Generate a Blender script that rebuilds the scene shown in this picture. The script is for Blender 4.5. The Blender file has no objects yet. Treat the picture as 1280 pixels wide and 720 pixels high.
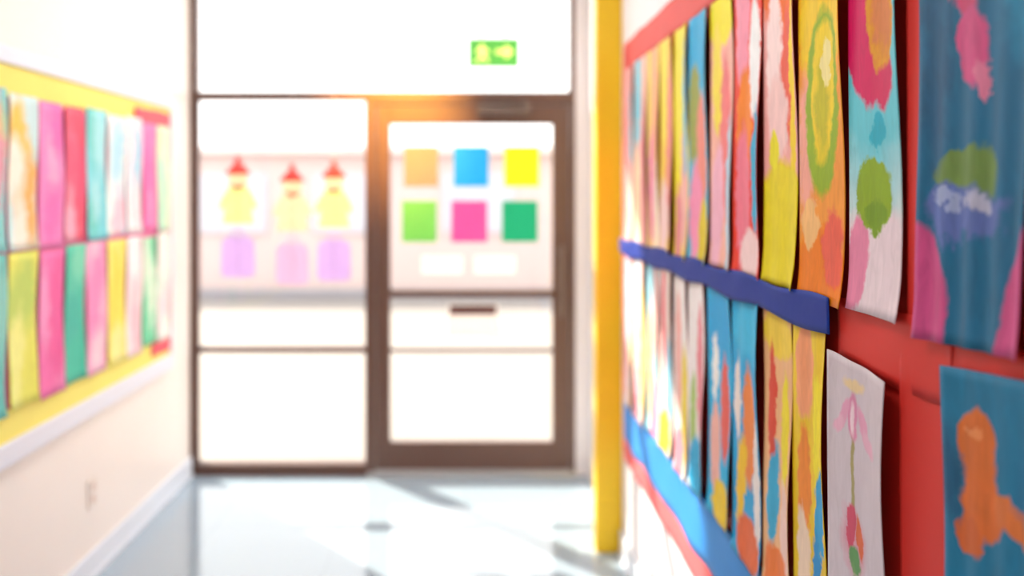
import bpy, bmesh, math, random
from mathutils import Vector
random.seed(4)
sc=bpy.context.scene
COL=sc.collection

# ------------------------------------------------------------ constants (metres)
XR=0.69      # right wall face
XL=-1.56     # left wall face
YE=5.0       # glazed end wall
YB=-3.0
ZC=3.0

def lin(h):
    h=h.lstrip('#'); o=[]
    for i in (0,2,4):
        c=int(h[i:i+2],16)/255
        o.append(c/12.92 if c<=.04045 else ((c+.055)/1.055)**2.4)
    return (o[0],o[1],o[2],1)

# ------------------------------------------------------------ materials
def newmat(name):
    m=bpy.data.materials.new(name); m.use_nodes=True
    nt=m.node_tree; b=nt.nodes['Principled BSDF']
    return m,nt,b
def plain(name,hexc,rough=.5,var=.06,scale=12,metal=0,bump=0.0,emit=0,spec=.5):
    m,nt,b=newmat(name); N=nt.nodes; L=nt.links
    tc=N.new('ShaderNodeTexCoord'); no=N.new('ShaderNodeTexNoise'); no.inputs['Scale'].default_value=scale
    no.inputs['Detail'].default_value=4
    L.new(tc.outputs['Object'],no.inputs['Vector'])
    mr=N.new('ShaderNodeMapRange'); mr.inputs['To Min'].default_value=1-var; mr.inputs['To Max'].default_value=1+var
    L.new(no.outputs['Fac'],mr.inputs['Value'])
    hs=N.new('ShaderNodeHueSaturation'); hs.inputs['Color'].default_value=lin(hexc)
    L.new(mr.outputs[0],hs.inputs['Value']); L.new(hs.outputs[0],b.inputs['Base Color'])
    b.inputs['Roughness'].default_value=rough; b.inputs['Metallic'].default_value=metal
    b.inputs['Specular IOR Level'].default_value=spec
    if bump:
        bp=N.new('ShaderNodeBump'); bp.inputs['Strength'].default_value=bump; bp.inputs['Distance'].default_value=.005
        L.new(no.outputs['Fac'],bp.inputs['Height']); L.new(bp.outputs[0],b.inputs['Normal'])
    if emit:
        L.new(hs.outputs[0],b.inputs['Emission Color']); b.inputs['Emission Strength'].default_value=emit
    return m
def vcard(name,hexc,trans=.5):
    m,nt,b=newmat(name); N=nt.nodes; L=nt.links
    tc=N.new('ShaderNodeTexCoord'); no=N.new('ShaderNodeTexNoise'); no.inputs['Scale'].default_value=30
    L.new(tc.outputs['Object'],no.inputs['Vector'])
    mr=N.new('ShaderNodeMapRange'); mr.inputs['To Min'].default_value=.95; mr.inputs['To Max'].default_value=1.05
    L.new(no.outputs['Fac'],mr.inputs['Value'])
    hs=N.new('ShaderNodeHueSaturation'); hs.inputs['Color'].default_value=lin(hexc); L.new(mr.outputs[0],hs.inputs['Value'])
    d=N.new('ShaderNodeBsdfDiffuse'); t=N.new('ShaderNodeBsdfTranslucent'); mx=N.new('ShaderNodeMixShader')
    mx.inputs[0].default_value=trans
    L.new(hs.outputs[0],d.inputs[0]); L.new(hs.outputs[0],t.inputs[0])
    L.new(d.outputs[0],mx.inputs[1]); L.new(t.outputs[0],mx.inputs[2])
    L.new(mx.outputs[0],N['Material Output'].inputs['Surface'])
    return m
def glass(name):
    m,nt,b=newmat(name); N=nt.nodes; L=nt.links
    t=N.new('ShaderNodeBsdfTransparent'); g=N.new('ShaderNodeBsdfGlossy'); g.inputs['Roughness'].default_value=.02
    t.inputs[0].default_value=(.985,.99,.99,1)
    mx=N.new('ShaderNodeMixShader'); mx.inputs[0].default_value=.035
    L.new(t.outputs[0],mx.inputs[1]); L.new(g.outputs[0],mx.inputs[2])
    L.new(mx.outputs[0],N['Material Output'].inputs['Surface'])
    return m

def painting(name,base,blobs,asp=3.3,seed=0,stroke=.16,sat=1.0):
    """poster-paint picture: base colour plus brushed blobs in sheet UVs"""
    m,nt,b=newmat(name); N=nt.nodes; L=nt.links
    uv=N.new('ShaderNodeUVMap'); 
    sca=N.new('ShaderNodeVectorMath'); sca.operation='MULTIPLY_ADD'
    sca.inputs[1].default_value=(1,asp,1); sca.inputs[2].default_value=(seed*3.17,seed*1.31,seed)
    L.new(uv.outputs[0],sca.inputs[0])
    no=N.new('ShaderNodeTexNoise'); no.inputs['Scale'].default_value=4.0; no.inputs['Detail'].default_value=5; no.inputs['Roughness'].default_value=.6
    L.new(sca.outputs[0],no.inputs['Vector'])
    sub=N.new('ShaderNodeVectorMath'); sub.operation='SUBTRACT'; sub.inputs[1].default_value=(.5,.5,.5)
    L.new(no.outputs['Color'],sub.inputs[0])
    # brush strokes
    st=N.new('ShaderNodeVectorMath'); st.operation='MULTIPLY'; st.inputs[1].default_value=(9,2.4,1)
    L.new(sca.outputs[0],st.inputs[0])
    n2=N.new('ShaderNodeTexNoise'); n2.inputs['Scale'].default_value=1.3; n2.inputs['Detail'].default_value=4; n2.inputs['Distortion'].default_value=1.2
    L.new(st.outputs[0],n2.inputs['Vector'])
    rgb=N.new('ShaderNodeRGB'); rgb.outputs[0].default_value=lin(base)
    cur=rgb.outputs[0]
    for bl in blobs:
        cx,cy,rx,ry,rot,c=bl[:6]; amp=bl[6] if len(bl)>6 else .35; soft=bl[7] if len(bl)>7 else .12
        ma=N.new('ShaderNodeVectorMath'); ma.operation='MULTIPLY_ADD'; ma.inputs[1].default_value=(amp,amp/asp,0)
        L.new(sub.outputs[0],ma.inputs[0]); L.new(uv.outputs[0],ma.inputs[2])
        s2=N.new('ShaderNodeVectorMath'); s2.operation='SUBTRACT'; s2.inputs[1].default_value=(cx,cy,0)
        L.new(ma.outputs[0],s2.inputs[0])
        s3=N.new('ShaderNodeVectorMath'); s3.operation='MULTIPLY'; s3.inputs[1].default_value=(1,asp,0); L.new(s2.outputs[0],s3.inputs[0])
        vr=N.new('ShaderNodeVectorRotate'); vr.rotation_type='Z_AXIS'; vr.inputs['Angle'].default_value=math.radians(rot); L.new(s3.outputs[0],vr.inputs['Vector'])
        s4=N.new('ShaderNodeVectorMath'); s4.operation='MULTIPLY'; s4.inputs[1].default_value=(1/rx,1/(ry*asp),0); L.new(vr.outputs[0],s4.inputs[0])
        ln=N.new('ShaderNodeVectorMath'); ln.operation='LENGTH'; L.new(s4.outputs[0],ln.inputs[0])
        mr=N.new('ShaderNodeMapRange'); mr.inputs['From Min'].default_value=1+soft; mr.inputs['From Max'].default_value=1-soft
        L.new(ln.outputs['Value'],mr.inputs['Value'])
        mx=N.new('ShaderNodeMix'); mx.data_type='RGBA'; L.new(mr.outputs[0],mx.inputs['Factor'])
        L.new(cur,mx.inputs['A']); mx.inputs['B'].default_value=lin(c); cur=mx.outputs['Result']
    mv=N.new('ShaderNodeMapRange'); mv.inputs['From Min'].default_value=.3; mv.inputs['From Max'].default_value=.7
    mv.inputs['To Min'].default_value=1-stroke; mv.inputs['To Max'].default_value=1+stroke
    L.new(n2.outputs['Fac'],mv.inputs['Value'])
    hs=N.new('ShaderNodeHueSaturation'); hs.inputs['Saturation'].default_value=sat; L.new(cur,hs.inputs['Color']); L.new(mv.outputs[0],hs.inputs['Value'])
    L.new(hs.outputs[0],b.inputs['Base Color'])
    b.inputs['Roughness'].default_value=.55; b.inputs['Specular IOR Level'].default_value=.25
    bp=N.new('ShaderNodeBump'); bp.inputs['Strength'].default_value=.15; bp.inputs['Distance'].default_value=.002
    L.new(n2.outputs['Fac'],bp.inputs['Height']); L.new(bp.outputs[0],b.inputs['Normal'])
    return m

# ------------------------------------------------------------ mesh helpers
def obj(name,me,mats=(),parent=None):
    o=bpy.data.objects.new(name,me); COL.objects.link(o)
    for m in mats: me.materials.append(m)
    if parent: o.parent=parent
    return o
def empty(name,loc=(0,0,0)):
    o=bpy.data.objects.new(name,None); COL.objects.link(o); o.empty_display_size=.1
    return o
def boxes(name,lst,mat,parent=None,bev=.003):
    """lst of (x0,x1,y0,y1,z0,z1)"""
    bm=bmesh.new()
    for (x0,x1,y0,y1,z0,z1) in lst:
        r=bmesh.ops.create_cube(bm,size=1)
        for v in r['verts']:
            v.co=Vector((x0+(v.co.x+.5)*(x1-x0),y0+(v.co.y+.5)*(y1-y0),z0+(v.co.z+.5)*(z1-z0)))
    me=bpy.data.meshes.new(name); bm.to_mesh(me); bm.free()
    o=obj(name,me,[mat],parent)
    if bev:
        md=o.modifiers.new('bevel','BEVEL'); md.width=bev; md.segments=2; md.limit_method='ANGLE'
    return o
def prism(name,pts,y0,y1,mat,parent=None):
    """outline in XZ extruded along Y"""
    bm=bmesh.new()
    a=[bm.verts.new((x,y0,z)) for x,z in pts]; c=[bm.verts.new((x,y1,z)) for x,z in pts]
    bm.faces.new(a); bm.faces.new(c[::-1])
    n=len(pts)
    for i in range(n): bm.faces.new((a[i],c[i],c[(i+1)%n],a[(i+1)%n]))
    bmesh.ops.recalc_face_normals(bm,faces=bm.faces)
    me=bpy.data.meshes.new(name); bm.to_mesh(me); bm.free()
    return obj(name,me,[mat],parent)

def sheet(name,side,ya,yb,z0,z1,mat,parent=None,n0=.03,curl=.012,rip=.002,ripn=5,wav=0,tilt=0,nu=28,nv=40,seed=0,thick=.0009,curlR=None):
    """paper on a side wall; ya = viewer-left edge, yb = viewer-right edge; n = stand-off from wall"""
    rnd=random.Random(seed*7+3); p1=rnd.uniform(0,6); p2=rnd.uniform(0,6); p3=rnd.uniform(0,6)
    cR=curl if curlR is None else curlR
    bm=bmesh.new(); uvl=bm.loops.layers.uv.new('UVMap'); G=[]
    for j in range(nv+1):
        v=j/nv; row=[]
        for i in range(nu+1):
            u=i/nu; e=2*u-1
            n=n0+(curl*(max(0,-e)**3)*(.75+.35*math.sin(v*5+p1)) + cR*(max(0,e)**3)*(.75+.45*math.sin(v*6+p2)))
            n+=rip*math.sin(u*ripn*math.pi*2+p3+1.2*math.sin(v*3+p1))*(.6+.4*math.sin(v*4+p2))
            n+=.006*(max(0,.12-v)/.12)**2*(curl>0)
            z=z0+(z1-z0)*v+tilt*(u-.5)+wav*math.sin(u*(abs(yb-ya)/.07)+p1+(v*1.7))
            y=ya+(yb-ya)*u+.0035*math.sin(v*7+p2)*(curl>0)
            x=XR-n if side=='R' else XL+n
            row.append(bm.verts.new((x,y,z)))
        G.append(row)
    for j in range(nv):
        for i in range(nu):
            f=bm.faces.new((G[j][i],G[j][i+1],G[j+1][i+1],G[j+1][i])); f.smooth=True
            for l,(a,b) in zip(f.loops,((i,j),(i+1,j),(i+1,j+1),(i,j+1))): l[uvl].uv=(a/nu,b/nv)
    if side=='L': bmesh.ops.reverse_faces(bm,faces=bm.faces)
    me=bpy.data.meshes.new(name); bm.to_mesh(me); bm.free()
    o=obj(name,me,[mat],parent)
    md=o.modifiers.new('thickness','SOLIDIFY'); md.thickness=thick; md.offset=0
    return o

# ------------------------------------------------------------ room shell
M_wallR=plain('wall_paint_right','#f2eef2',.55,.03,3)
M_wallL=plain('wall_paint_left','#f9efe8',.4,.03,3)
M_ceil=plain('ceiling_paint','#f6f4f2',.7,.02,5)
M_trim=plain('trim_white','#e6edf8',.35,.02,6)
M_frame=plain('bronze_frame','#664a40',.38,.06,8)
M_yel=plain('yellow_paint','#ffd21c',.45,.05,5)
M_glass=glass('clear_glass')

def floor_mat():
    m,nt,b=newmat('polished_tile_floor'); N=nt.nodes; L=nt.links
    tc=N.new('ShaderNodeTexCoord'); br=N.new('ShaderNodeTexBrick')
    br.offset=0; br.inputs['Scale'].default_value=1; br.inputs['Brick Width'].default_value=.6; br.inputs['Row Height'].default_value=.6
    br.inputs['Mortar Size'].default_value=.003; br.inputs['Mortar Smooth'].default_value=.4
    br.inputs['Color1'].default_value=lin('#a0b2c0'); br.inputs['Color2'].default_value=lin('#9dafbe'); br.inputs['Mortar'].default_value=lin('#93a5b3')
    L.new(tc.outputs['Object'],br.inputs['Vector'])
    no=N.new('ShaderNodeTexNoise'); no.inputs['Scale'].default_value=9; no.inputs['Detail'].default_value=6
    L.new(tc.outputs['Object'],no.inputs['Vector'])
    mr=N.new('ShaderNodeMapRange'); mr.inputs['To Min'].default_value=.03; mr.inputs['To Max'].default_value=.10; L.new(no.outputs['Fac'],mr.inputs['Value'])
    L.new(br.outputs['Color'],b.inputs['Base Color']); L.new(mr.outputs[0],b.inputs['Roughness'])
    b.inputs['Specular IOR Level'].default_value=1.0
    return m
boxes('floor',[(XL-.1,XR+.1,YB,YE+.1,-.1,0)],floor_mat(),bev=0)
boxes('ceiling',[(XL-.1,XR+.1,YB,YE+.1,ZC,ZC+.1)],M_ceil,bev=0)
boxes('wall_left',[(XL-.12,XL,YB,YE+.1,0,ZC)],M_wallL,bev=0)
boxes('wall_right',[(XR,XR+.12,YB,YE+.1,0,ZC)],M_wallR,bev=0)
boxes('wall_rear',[(XL-.1,XR+.1,YB-.12,YB,0,ZC)],M_wallL,bev=0)
boxes('wall_end',[(.615,XR,YE-.03,YE+.1,0,ZC)],M_wallR,bev=0)
boxes('baseboard_left',[(XL,XL+.015,YB,YE-.04,0,.11),(XL,XL+.022,YB,YE-.04,.0,.02)],M_trim,bev=.003)
boxes('baseboard_right',[(XR-.015,XR,YB,3.88,0,.11),(XR-.022,XR,YB,3.88,0,.02)],M_trim,bev=.003)
boxes('trim_1',[(.575,XR,3.9,3.99,0,ZC),(.60,XR,3.99,4.02,0,ZC)],M_yel,bev=.004)

# ------------------------------------------------------------ glazing at the end
FY0,FY1=4.965,5.045
w1=empty('window_1')
boxes('frame',[(XL,-1.53,FY0,FY1,0,2.12),(-1.53,-.56,FY0,FY1,.03,.065),(-1.53,-.56,FY0,FY1,.69,.722),(-1.53,-.56,FY0-.01,FY1+.01,0,.03)],M_frame,w1)
boxes('bead',[(-1.53,-1.52,FY0+.02,FY1-.02,.065,2.12),(-.573,-.56,FY0+.02,FY1-.02,.065,2.12)],M_frame,w1,.002)
boxes('pane',[(-1.53,-.56,5.0,5.006,.06,.70),(-1.53,-.56,5.0,5.006,.715,2.125)],M_glass,w1,0)
w2=empty('window_2')
boxes('frame',[(XL,-1.525,FY0,FY1,2.12,ZC),(.585,.615,FY0,FY1,2.12,ZC),(-1.525,.585,FY0-.005,FY1,2.12,2.165),(-1.525,.585,FY0,FY1,ZC-.05,ZC)],M_frame,w2)
boxes('pane',[(-1.525,.585,5.0,5.006,2.16,ZC-.045)],M_glass,w2,0)
d1=empty('door_1')
boxes('jamb',[(-.56,-.515,FY0,FY1,0,2.12),(.585,.615,FY0,FY1,0,2.12),(-.515,.585,FY0,FY1,2.095,2.12)],M_frame,d1)
boxes('leaf_frame',[(-.51,-.432,4.975,5.025,.03,2.09),(.488,.58,4.975,5.025,.03,2.09),(-.432,.488,4.975,5.025,1.985,2.09),(-.432,.488,4.975,5.025,.03,.185),(-.432,.488,4.98,5.02,1.005,1.045),(-.432,.488,4.985,5.015,.69,.712)],M_frame,d1)
boxes('threshold',[(-.56,.615,4.95,5.06,0,.022)],plain('aluminium_sill','#c9c9c9',.3,.03,10,.6),d1)
boxes('pane',[(-.432,.488,4.998,5.003,.18,.69),(-.432,.488,4.998,5.003,.71,1.01),(-.432,.488,4.998,5.003,1.04,1.99)],M_glass,d1,0)
M_met=plain('brushed_metal','#7d6f68',.35,.05,20,.7)
boxes('door_closer',[(.06,.36,4.925,4.975,2.03,2.085),(.08,.34,4.905,4.925,2.10,2.112),(.32,.345,4.9,4.94,2.05,2.112)],M_met,d1,.006)
boxes('pull_handle',[(.52,.545,4.91,4.93,.9,1.3),(.52,.545,4.93,4.976,.93,.955),(.52,.545,4.93,4.976,1.245,1.27)],M_met,d1,.008)
lb=empty('letter_box')
boxes('plate',[(-.105,.18,4.985,4.9975,.785,.965)],vcard('letterbox_plate','#e4dedc',.6),lb,.003)
boxes('flap',[(-.095,.17,4.974,4.985,.905,.955)],plain('letterbox_flap','#6e4a48',.4,.03,10),lb,.004)
boxes('hinge',[(-.095,.17,4.970,4.985,.955,.962)],M_met,lb,.002)

# paper squares on the door glass
cards=['#e4a892','#4cb6dc','#ead84a','#98cc80','#dc7ab2','#46b896']
xs=[(-.354,-.16),(-.073,.127),(.214,.414)]; zs=[(1.63,1.86),(1.315,1.55)]
k=0
for r in range(2):
    for c in range(3):
        x0,x1=xs[c]; z0,z1=zs[r]
        if r: x0-=.012; x1-=.008
        boxes('colored_paper_card',[(x0,x1,4.9955,4.9975,z0,z1)],vcard('card_%d'%k,cards[k],.6),None,0); k+=1
for x0,x1 in ((-.255,-.02),(.045,.28)):
    boxes('white_label',[(x0,x1,4.9955,4.9975,1.135,1.24)],vcard('label','#ece4e2',.6),None,0)

# exit sign hung just in front of the transom glass
ex=empty('exit_sign')
M_eg=plain('sign_green','#5cbc4c',.4,.03,10,emit=.4); M_ey=plain('sign_glyph','#f2f88a',.4,.03,10,emit=.9)
boxes('housing',[(.01,.296,4.915,4.955,2.30,2.46)],M_eg,ex,.006)
boxes('bracket',[(.08,.09,4.93,4.94,2.46,ZC),(.215,.225,4.93,4.94,2.46,ZC)],M_trim,ex,.001)
prism('running_figure',[(.075,2.425),(.095,2.425),(.098,2.405),(.125,2.39),(.13,2.375),(.1,2.38),(.1,2.36),(.125,2.34),(.12,2.32),(.105,2.325),(.108,2.338),(.088,2.347),(.07,2.325),(.045,2.325),(.047,2.335),(.065,2.34),(.078,2.36),(.078,2.38),(.06,2.375),(.05,2.385),(.075,2.405)],4.911,4.916,M_ey,ex)
prism('arrow',[(.165,2.37),(.215,2.37),(.215,2.34),(.265,2.382),(.215,2.425),(.215,2.395),(.165,2.395)],4.911,4.916,M_ey,ex)

# hanging paper dolls against the side window
M_red=vcard('doll_red','#dc8482',.7); M_y=vcard('doll_yellow','#e4dcb0',.72); M_pe=vcard('doll_peach','#ecd2bc',.72)
M_pu=vcard('doll_purple','#ccb8d8',.72); M_pk=vcard('doll_pink','#dcbcd0',.72); M_st=plain('string','#f4d8d4',.8)
for (cx,zt,body,low) in ((-1.285,1.80,M_y,M_pu),(-.98,1.76,M_pe,M_pk),(-.745,1.78,M_y,M_pu)):
    d=empty('hanging_paper_doll')
    y0,y1=4.950,4.954
    boxes('string',[(cx-.0015,cx+.0015,4.951,4.953,zt-.66,2.14),(cx-.004,cx+.004,4.951,4.96,2.132,2.14)],M_st,d,0)
    prism('hat',[(cx-.075,zt-.10),(cx-.045,zt-.065),(cx-.018,zt-.035),(cx-.012,zt),(cx+.012,zt),(cx+.018,zt-.035),(cx+.045,zt-.065),(cx+.075,zt-.10)],y0-.004,y1-.002,M_red,d)
    def ell(x,z,rx,rz,n=20): return [(x+rx*math.cos(a*2*math.pi/n),z+rz*math.sin(a*2*math.pi/n)) for a in range(n)]
    prism('head',ell(cx,zt-.125,.055,.06),y0,y1,M_pe,d)
    prism('coat',[(cx-.05,zt-.165),(cx-.085,zt-.22),(cx-.115,zt-.29),(cx-.085,zt-.3),(cx-.07,zt-.27),(cx-.09,zt-.38),(cx+.09,zt-.38),(cx+.07,zt-.27),(cx+.085,zt-.3),(cx+.115,zt-.29),(cx+.085,zt-.22),(cx+.05,zt-.165)],y0,y1,body,d)
    prism('bag',[(cx-.06,zt-.45),(cx-.09,zt-.48),(cx-.095,zt-.66),(cx-.07,zt-.68),(cx+.07,zt-.68),(cx+.095,zt-.66),(cx+.09,zt-.48),(cx+.06,zt-.45)],y0,y1,low,d)
    prism('bag_handle',[(cx-.03,zt-.45),(cx-.03,zt-.41),(cx+.03,zt-.41),(cx+.03,zt-.45),(cx+.02,zt-.45),(cx+.02,zt-.42),(cx-.02,zt-.42),(cx-.02,zt-.45)],y0,y1,low,d)

# ------------------------------------------------------------ LEFT board
bl=empty('bulletin_board')
boxes('backing',[(XL,XL+.018,1.9,4.57,.76,2.03)],plain('board_yellow','#fbee7c',.7,.05,6),bl,0)
boxes('rim',[(XL,XL+.03,1.9,4.61,2.03,2.09),(XL,XL+.03,1.9,4.61,.68,.76),(XL,XL+.03,4.57,4.61,.76,2.03)],plain('rim_white','#e8ebf8',.4,.02,6),bl,.006)
M_bred=plain('border_red','#f05a6a',.6,.05,10)
sheet('border_red_top','L',4.08,4.56,1.92,2.0,M_bred,bl,n0=.0235,curl=0,rip=.001,wav=.004)
sheet('border_red_bottom','L',4.3,4.56,.79,.86,M_bred,bl,n0=.0235,curl=0,rip=.001,wav=.004)
sheet('backing_pink','L',1.95,4.555,.87,1.92,plain('backing_pink','#f684b6',.7,.05,6),bl,n0=.0215,curl=0,rip=.0006)
pl=empty('childrens_paintings')
up=[('#8ed8d8',['#f2e67a','#eea8b8']),('#d6f2f4',['#f6cc5a','#f6bb6a','#fbf5e6']),('#f68cca',['#f8acd6','#f478c0']),('#ec5a76',['#f6acc4','#e85c80']),
    ('#80dce8',['#70d0c8','#aceaf0']),('#f8fbf8',['#b8e6f8','#f8ccdc']),('#f4f9fc',['#94d6f2','#f8e6ee']),('#f684c0',['#f8a0d0','#f470b4']),('#e2f8dc',['#f8f8c4','#b8ecd0'])]
lo=[('#70c8c2',['#98dad0','#60c4c2']),('#eeee70',['#c4dc70','#f8f898']),('#f878b8',['#f89ccc','#f268a8']),('#50c8ac',['#80dcbc','#4cc0ac']),
    ('#f8acd2',['#fbd4e2','#f694c6']),('#f8ea68',['#fbf4a0','#f4e058']),('#fde6ea',['#f8c4d0','#fff8fa']),('#74d6a6',['#a4eac4','#e4f8e0']),('#fbfbf4',['#def6e6','#fbe2e8'])]
edges=[2.72,2.93,3.14,3.345,3.535,3.74,3.95,4.145,4.345,4.54]
for rowi,(row,z0,z1) in enumerate(((up,1.405,1.94),(lo,.855,1.392))):
    for i,(b0,cs) in enumerate(row):
        rnd=random.Random(i+20*rowi)
        bb=[(rnd.uniform(.2,.8),rnd.uniform(.1,.9),rnd.uniform(.2,.4),rnd.uniform(.14,.3),rnd.uniform(-15,15),c,.6,.4) for c in cs for _ in range(2)]
        sheet('painting_%d'%(i+1+9*rowi),'L',edges[i]+.008,edges[i+1]-.008,z0+rnd.uniform(-.01,.01),z1+rnd.uniform(-.01,.01),painting('paintL_%d_%d'%(rowi,i),b0,bb,2.5,i+rowi*9,.06,1.0),pl,n0=.026,curl=.008,rip=.0015,seed=i+rowi*11,nu=14,nv=16)
for i in range(3):
    for rowi,(z0,z1) in enumerate(((1.41,1.93),(.865,1.375))):
        c=['#f2e24a','#ee6fb0','#5cc6d0','#28b08e','#f08a5a','#e8508c'][i*2+rowi]
        e=2.72-.21*(i+1)
        sheet('painting_%d'%(19+i*2+rowi),'L',e+.006,e+.204,z0,z1,painting('paintLx_%d_%d'%(rowi,i),c,[(.5,.6,.3,.2,0,'#f7f1df',.6,.3),(.4,.3,.3,.1,20,'#f2c22e',.6,.3)],2.5,40+i,.08),pl,n0=.026,curl=.008,rip=.0015,seed=i,nu=14,nv=16)

# ------------------------------------------------------------ RIGHT board
br=empty('bulletin_board.001'); 
M_rred=plain('board_red','#d8261c',.6,.06,8,bump=.2)
boxes('backing',[(XR-.016,XR,.35,3.76,.46,2.23)],M_rred,br,.002)
M_coral=plain('border_coral','#e0443e',.6,.06,8); M_navy=plain('crepe_navy','#0c3294',.6,.08,14,bump=.2,spec=.2)
M_blue=plain('crepe_blue','#1488dc',.6,.07,10,bump=.2); M_rose=plain('border_rose','#ec6266',.6,.06,8)
sheet('border_top','R',3.74,.36,2.10,2.225,M_coral,br,n0=.020,curl=0,rip=.0015,ripn=12,wav=.004,nu=120,nv=4)
sheet('border_far','R',3.74,3.66,.50,2.2,M_coral,br,n0=.022,curl=0,rip=.001,wav=.003,nu=6,nv=40)
sheet('strip_navy','R',3.72,1.571,1.342,1.408,M_navy,br,n0=.042,curl=0,rip=.002,ripn=9,wav=.005,nu=160,nv=6)
sheet('strip_blue','R',3.72,1.6,.555,.745,M_blue,br,n0=.024,curl=0,rip=.003,ripn=7,wav=.007,nu=120,nv=6)
sheet('strip_rose','R',3.72,.4,.47,.56,M_rose,br,n0=.021,curl=0,rip=.002,ripn=9,wav=.005,nu=120,nv=4)
sheet('strip_red','R',1.352,1.205,.56,1.40,M_rred,br,n0=.022,curl=0,rip=.003,ripn=1,wav=.0,nu=20,nv=40)
sheet('strip_red_level','R',1.575,.4,1.30,1.415,M_rred,br,n0=.024,curl=0,rip=.003,ripn=5,wav=.004,nu=100,nv=6)
sheet('strip_red_upper','R',1.325,1.275,1.40,2.10,M_rred,br,n0=.026,curl=0,rip=.002,ripn=1,wav=.0,nu=10,nv=40)
pr=empty('childrens_paintings.001')

U=[] # (ya,yb,base,blobs)
U.append((3.655,3.46,'#f0b8b4',[(.2,.6,.2,.6,0,'#ee9c98'),(.7,.7,.2,.3,3,'#8ccee0'),(.6,.2,.25,.25,0,'#f6d2c0')]))
U.append((3.455,3.20,'#f2c4b4',[(.3,.8,.2,.3,2,'#7ccce0'),(.7,.4,.2,.4,-2,'#ee9098'),(.3,.25,.2,.3,0,'#f8e0bc')]))
U.append((3.195,2.99,'#f4d47a',[(.5,.7,.2,.4,0,'#f4aa90'),(.3,.3,.2,.3,0,'#e88cac'),(.75,.2,.2,.25,0,'#f7e6d8')]))
U.append((2.985,2.795,'#f2ca5a',[(.3,.8,.25,.3,0,'#f3e05a'),(.7,.5,.22,.4,2,'#e8868c'),(.3,.15,.3,.2,0,'#f3d0cc')]))
U.append((2.79,2.605,'#f0dc38',[(.35,.75,.2,.4,0,'#f0e458'),(.7,.3,.25,.3,0,'#efb8b0'),(.75,.65,.16,.3,0,'#74bcd4'),(.3,.12,.2,.2,0,'#e38e98')]))
U.append((2.60,2.385,'#5cb8d6',[(.45,.85,.45,.2,0,'#34aadc'),(.3,.6,.3,.2,3,'#949e4a'),(.65,.42,.25,.25,0,'#e89084'),(.35,.2,.3,.2,0,'#ee94b8'),(.75,.1,.25,.15,0,'#dcc63a')]))
U.append((2.375,2.17,'#f2b8a8',[(.5,.93,.6,.12,0,'#efe22c'),(.3,.7,.2,.2,0,'#f4df5a'),(.65,.48,.25,.3,0,'#ea7e80'),(.3,.2,.25,.25,5,'#f0b8cc'),(.85,.25,.12,.3,0,'#b0d4e8')]))
U.append((2.16,1.955,'#e84c3e',[(.3,.85,.22,.22,0,'#f0a0b4'),(.75,.72,.2,.2,0,'#f0f2f4'),(.4,.5,.25,.2,0,'#f08a38'),(.35,.25,.25,.25,0,'#ea8698'),(.8,.35,.14,.2,0,'#54b0d4'),(.6,.07,.35,.09,0,'#f0d4d4')]))
U.append((1.945,1.745,'#ecaeaa',[(.5,.92,.55,.16,0,'#ee7c4c'),(.3,.72,.2,.2,4,'#f6dedc'),(.7,.62,.2,.2,0,'#e87060'),(.4,.5,.3,.13,-4,'#f3cfcc'),(.85,.6,.1,.3,0,'#f0d450'),(.5,.12,.8,.25,0,'#e6d60e',.2,.06),(.3,.4,.15,.06,0,'#e8e03a')]))
U.append((1.735,1.525,'#f0a45c',[(.5,.75,.5,.2,0,'#f0cc30'),(.15,.4,.16,.2,0,'#f0b0a0',.4,.3),(.52,.52,.36,.25,4,'#90b020',.25,.06),(.54,.55,.25,.19,4,'#ecd22c',.25,.08),(.52,.50,.14,.12,0,'#c4be2c',.4,.3),(.6,.62,.1,.06,0,'#f2e6a0'),(.5,.08,.6,.13,0,'#f08838',.5),(.75,.14,.25,.1,0,'#ea7464'),(.25,.2,.2,.06,0,'#f3c48a')]))
U.append((1.515,1.33,'#cfe2e2',[(.5,.62,.9,.34,0,'#74ccda',.3,.3),(.5,.05,.9,.20,0,'#ecdde4',.2,.1),(.12,.1,.2,.14,20,'#e896b4',.3),(.36,.72,.44,.24,-4,'#d83e6e',.3,.05),(.66,.54,.22,.07,0,'#d4486e',.3),(.64,.70,.28,.14,-6,'#e0a040',.3,.06),(.66,.68,.18,.08,-10,'#d88a5a',.7,.3),(.55,.42,.14,.04,30,'#3cb0c8'),(.47,.275,.34,.085,8,'#8cac38',.3,.05),(.5,.235,.2,.04,0,'#769a30')]))
for i,(ya,yb,base,bb) in enumerate(U):
    sheet('painting_%d'%(i+1),'R',ya+.001,yb-.001,1.40+random.uniform(-.006,.006),2.105,painting('paintR_u%d'%i,base,bb,3.4,i+1,.08,1.04 if i<7 else 1.1),pr,
          n0=.030+.002*(i%2),curl=.002,curlR=.0115,rip=.0018,ripn=2,seed=i+1,tilt=0.0)
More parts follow.
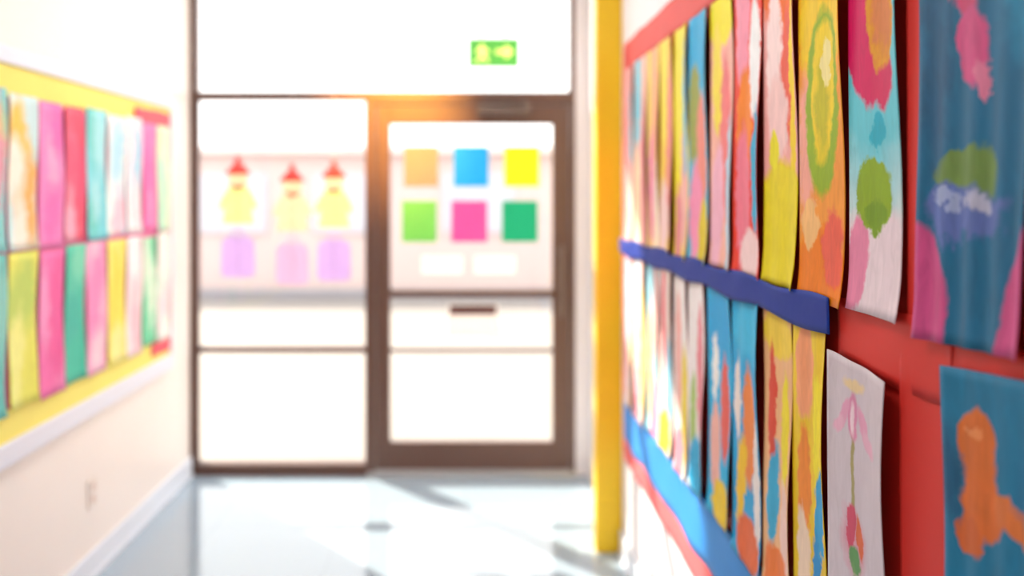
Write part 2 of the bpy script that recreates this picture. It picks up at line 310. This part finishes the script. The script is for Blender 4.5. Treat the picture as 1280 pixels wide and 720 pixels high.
# near upper deep teal poster
sheet('painting_12','R',1.279,1.02,1.395,2.10,painting('paintR_u12','#0c6a92',[
    (.45,.76,.20,.14,0,'#cc4876',.25,.06),(.5,.56,.13,.08,0,'#d05088',.25,.08),(.60,.49,.05,.05,0,'#d77a9c'),
    (.44,.325,.30,.055,8,'#6a8c44',.25,.06),(.42,.25,.36,.05,0,'#5870b4',.45,.15),(.55,.27,.12,.02,0,'#b4b8d0',.5,.2),(.3,.265,.1,.015,0,'#98a8d0',.5,.2),
    (-.02,.07,.32,.17,-10,'#cc4c8a',.15,.05),(1.0,.04,.22,.19,10,'#d2558f',.15,.05),(.9,.62,.15,.1,0,'#1c8cb6',.4,.4),(.15,.55,.15,.2,0,'#0b5880',.4,.4)],2.7,30,.13),pr,
    n0=.030,curl=.004,curlR=.012,rip=.0028,ripn=4,seed=30,tilt=.015)
sheet('painting_13','R',1.01,.78,1.39,2.10,painting('paintR_u13','#e0c23a',[(.5,.6,.3,.2,0,'#d64a72'),(.5,.2,.3,.1,0,'#3aa0c0')],3,31,.12),pr,n0=.034,curl=.01,rip=.002,seed=31)
sheet('painting_14','R',.77,.55,1.39,2.10,painting('paintR_u14','#d8e4e6',[(.5,.6,.3,.2,0,'#4aa05a'),(.5,.2,.3,.1,0,'#e0803c')],3,32,.12),pr,n0=.034,curl=.01,rip=.002,seed=32)

Lw=[]
Lw.append((3.655,3.46,'#eab0b4',[(.3,.7,.2,.3,0,'#88cce0'),(.7,.3,.2,.4,0,'#f0cc90'),(.3,.1,.2,.2,0,'#f0e3e4')]))
Lw.append((3.455,3.22,'#f2d0cc',[(.3,.8,.2,.25,0,'#80c8e4'),(.7,.45,.2,.4,0,'#f0d47a'),(.3,.15,.2,.2,0,'#ea90a4')]))
Lw.append((3.215,3.00,'#a0d4e4',[(.7,.75,.2,.3,0,'#eeb0a8'),(.3,.4,.2,.35,0,'#ecd08c'),(.6,.12,.25,.2,0,'#dd8aa8')]))
Lw.append((2.995,2.795,'#efdcd4',[(.3,.7,.2,.3,0,'#e88c90'),(.7,.35,.2,.3,0,'#70b8d4'),(.4,.1,.4,.14,0,'#f0d44a')]))
Lw.append((2.79,2.605,'#efe6e4',[(.3,.6,.18,.3,0,'#f0b4ac'),(.7,.35,.22,.3,0,'#ebd24a'),(.4,.1,.3,.14,0,'#d98a9a')]))
Lw.append((2.60,2.42,'#efe8e8',[(.7,.6,.18,.3,0,'#e88c98'),(.3,.35,.2,.2,0,'#a8c470'),(.5,.1,.45,.16,0,'#34acdc')]))
Lw.append((2.395,2.18,'#2ab4e4',[(.5,.85,.5,.16,0,'#20a4e0',.3,.3),(.7,.5,.2,.22,0,'#e4645c'),(.3,.3,.2,.2,0,'#f0b8ac'),(.3,.65,.12,.14,0,'#eef0f0'),(.6,.08,.4,.1,0,'#ecc81c')]))
Lw.append((2.17,1.96,'#22a2da',[(.5,.88,.5,.12,0,'#44bce8',.4,.3),(.6,.52,.22,.22,0,'#ea8848',.4),(.3,.3,.18,.18,10,'#f0c430'),(.85,.3,.12,.25,0,'#e7e2e0'),(.55,.08,.4,.1,0,'#e06a3a'),(.2,.6,.12,.16,0,'#e9ded8')]))
Lw.append((1.95,1.775,'#edba8a',[(.5,.92,.55,.08,0,'#f0d050'),(.3,.65,.12,.22,0,'#dc5240'),(.75,.6,.16,.2,0,'#ecda2c'),(.35,.35,.18,.18,10,'#42aed8'),(.75,.25,.16,.18,0,'#f0ccc0'),(.45,.08,.4,.1,0,'#ec8040')]))
Lw.append((1.77,1.60,'#ecca38',[(.35,.85,.25,.14,0,'#f2a478'),(.75,.68,.16,.18,0,'#f0e034'),(.35,.5,.18,.18,0,'#ee9040'),(.8,.42,.16,.16,10,'#36a4da',.4),(.3,.25,.18,.16,0,'#f0d8c0'),(.7,.2,.18,.18,0,'#208fd0',.4),(.4,.05,.4,.08,0,'#ecd01c')]))
for i,(ya,yb,base,bb) in enumerate(Lw):
    sheet('painting_%d'%(i+15),'R',ya+.001,yb-.001,.735+random.uniform(-.01,.01),1.35+random.uniform(-.006,.004),painting('paintR_l%d'%i,base,bb,3.0,i+15,.08,1.04),pr,
          n0=.030+.002*(i%2),curl=.002,curlR=.0115,rip=.0018,ripn=2,seed=i+40)
# lavender flower picture
sheet('painting_25','R',1.585,1.362,.735,1.312,painting('paintR_flower','#cfc4cc',[
    (.5,.5,.9,.5,0,'#d3c9d2',.4,.4),(.44,.66,.025,.20,0,'#a9a06a',.12,.3),(.44,.84,.07,.075,0,'#dc8fb4',.15,.15),(.30,.83,.055,.06,32,'#e3a3c2',.15,.2),(.60,.83,.055,.06,-32,'#e3a3c2',.15,.2),
    (.20,.79,.05,.045,60,'#e6b3cb',.15,.25),(.70,.79,.05,.045,-60,'#e6b3cb',.15,.25),(.44,.83,.03,.05,0,'#f2d8e2',.1,.3),(.44,.93,.16,.015,0,'#e8d0a0',.2,.3),
    (.45,.47,.20,.09,0,'#d9a0b4',.3,.3),(.40,.51,.07,.075,10,'#d04a6a',.25,.12),(.55,.50,.06,.06,-12,'#dd6a3e',.25,.15),(.46,.42,.10,.035,0,'#5f9a5a',.25,.15),(.44,.30,.04,.09,0,'#7fa860',.2,.3),(.5,.1,.4,.05,0,'#9fb88a',.4,.3)],2.6,60,.05),pr,
    n0=.036,curl=.006,curlR=.010,rip=.0015,ripn=2,seed=60,tilt=-.012)
sheet('painting_26','R',1.208,.97,.71,1.372,painting('paintR_fish','#127aa4',[
    (.30,.84,.16,.085,10,'#d8702e',.2,.07),(.34,.74,.20,.07,0,'#dc702c',.3,.07),(.62,.74,.16,.035,20,'#dc7838',.3,.08),(.22,.675,.14,.04,40,'#d4682e',.3,.08),(.3,.87,.05,.01,0,'#e89050'),
    (.9,.8,.2,.12,0,'#0e6c9a',.4,.4),(.05,.78,.10,.09,0,'#0e5c84',.4,.4),(.5,.3,.3,.1,0,'#e6c04a')],2.8,61,.12),pr,
    n0=.030,curl=.010,curlR=.008,rip=.0028,ripn=4,seed=61,tilt=.02)
sheet('painting_27','R',.96,.75,.71,1.36,painting('paintR_l27','#e58c6a',[(.5,.6,.3,.2,0,'#f0e0c0'),(.5,.2,.3,.1,0,'#3aa0c0')],3,62,.12),pr,n0=.034,curl=.01,rip=.002,seed=62)

# wall outlet low on the left wall
wo=empty('wall_outlet')
boxes('plate',[(XL,XL+.008,3.62,3.70,.29,.41)],plain('outlet_white','#f0e5dd',.4,.02),wo,.003)
boxes('sockets',[(XL+.006,XL+.0105,3.645,3.675,.36,.39),(XL+.006,XL+.0105,3.645,3.675,.31,.34)],plain('outlet_hole','#e2c6ba',.5,.02),wo,.002)

# glowing ceiling panels out of view, added as fill for walls and column
def emis(name,c,s):
    m,nt,b=newmat(name); b.inputs['Base Color'].default_value=c; b.inputs['Emission Color'].default_value=c; b.inputs['Emission Strength'].default_value=s; return m
M_em=emis('fill_panel_glow',(1,.97,.94,1),7.6)
for y in (-1.7,1.9,3.7):
    e=empty('ceiling_fill_panel')
    boxes('diffuser',[(-.72,-.12,y-.55,y+.55,ZC-.03,ZC-.012)],M_em,e,0)
    boxes('housing',[(-.75,-.72,y-.58,y+.58,ZC-.04,ZC),(-.12,-.09,y-.58,y+.58,ZC-.04,ZC),(-.72,-.12,y-.58,y-.55,ZC-.04,ZC),(-.72,-.12,y+.55,y+.58,ZC-.04,ZC)],M_trim,e,.002)

# ------------------------------------------------------------ outside
boxes('ground',[(-40,40,YE+.1,70,-.14,-.03)],plain('pale_concrete','#8e8782',.8,.08,1),None,0)
pb=empty('school_building')
M_bw=plain('building_wall','#d4bfbb',.8,.05,1); M_bwin=plain('building_window','#c6c4ce',.3,.05,2)
boxes('wall',[(-12,9,15,19,-.03,2.25)],M_bw,pb,0)
boxes('windows',[(x,x+1.2,14.95,15.0,.9,1.9) for x in (-8.5,-6.5,-4.6,-2.6,-.4,1.6,3.8)],M_bwin,pb,.01)
boxes('roof_edge',[(-12.2,9.2,14.8,19.2,2.25,2.38)],plain('roof_edge','#e8dad6',.7,.04,2),pb,.02)
boxes('kerb',[(-12,9,13.2,13.5,-.03,.12)],plain('kerb_stone','#8d8a90',.8,.05,3),None,.02)

# ------------------------------------------------------------ light
w=bpy.data.worlds.new('World'); sc.world=w; w.use_nodes=True
nt=w.node_tree; bg=nt.nodes['Background']
bg.inputs[0].default_value=(1.0,.985,.965,1); bg.inputs[1].default_value=3.0
sd=bpy.data.lights.new('sun','SUN'); sd.energy=12; sd.angle=math.radians(1.2); sd.color=(1,.90,.74)
so=bpy.data.objects.new('sun',sd); COL.objects.link(so)
az=Vector((.64,-.757,0)).normalized(); el=math.radians(34)
dirv=Vector((az.x*math.cos(el),az.y*math.cos(el),-math.sin(el)))
so.rotation_euler=dirv.to_track_quat('-Z','Y').to_euler(); so.location=(-5,12,8)
# added warm spot, no fixture: stands in for golden flare on the door head
wd=bpy.data.lights.new('flare_glow_spot','SPOT'); wd.energy=520; wd.color=(1,.52,.07); wd.spot_size=math.radians(44); wd.spot_blend=1; wd.shadow_soft_size=.05
wl=bpy.data.objects.new('flare_glow_spot',wd); COL.objects.link(wl); wl.location=(-.40,3.75,2.7)
wl.rotation_euler=(Vector((-.42,5.0,2.05))-wl.location).to_track_quat('-Z','Y').to_euler()

# ------------------------------------------------------------ camera
cd=bpy.data.cameras.new('camera'); cam=bpy.data.objects.new('camera',cd); COL.objects.link(cam)
cam.location=(0,0,1.6); cam.rotation_euler=(math.radians(90),0,0)
cd.sensor_width=36; cd.lens=1100/1280*36
cd.shift_x=(640-583)/1280; cd.shift_y=-(360-240)/1280
cd.dof.use_dof=True; cd.dof.focus_distance=1.55; cd.dof.aperture_fstop=1.25
cd.clip_start=.05
sc.camera=cam
sc.view_settings.view_transform='Standard'
sc.view_settings.exposure=0
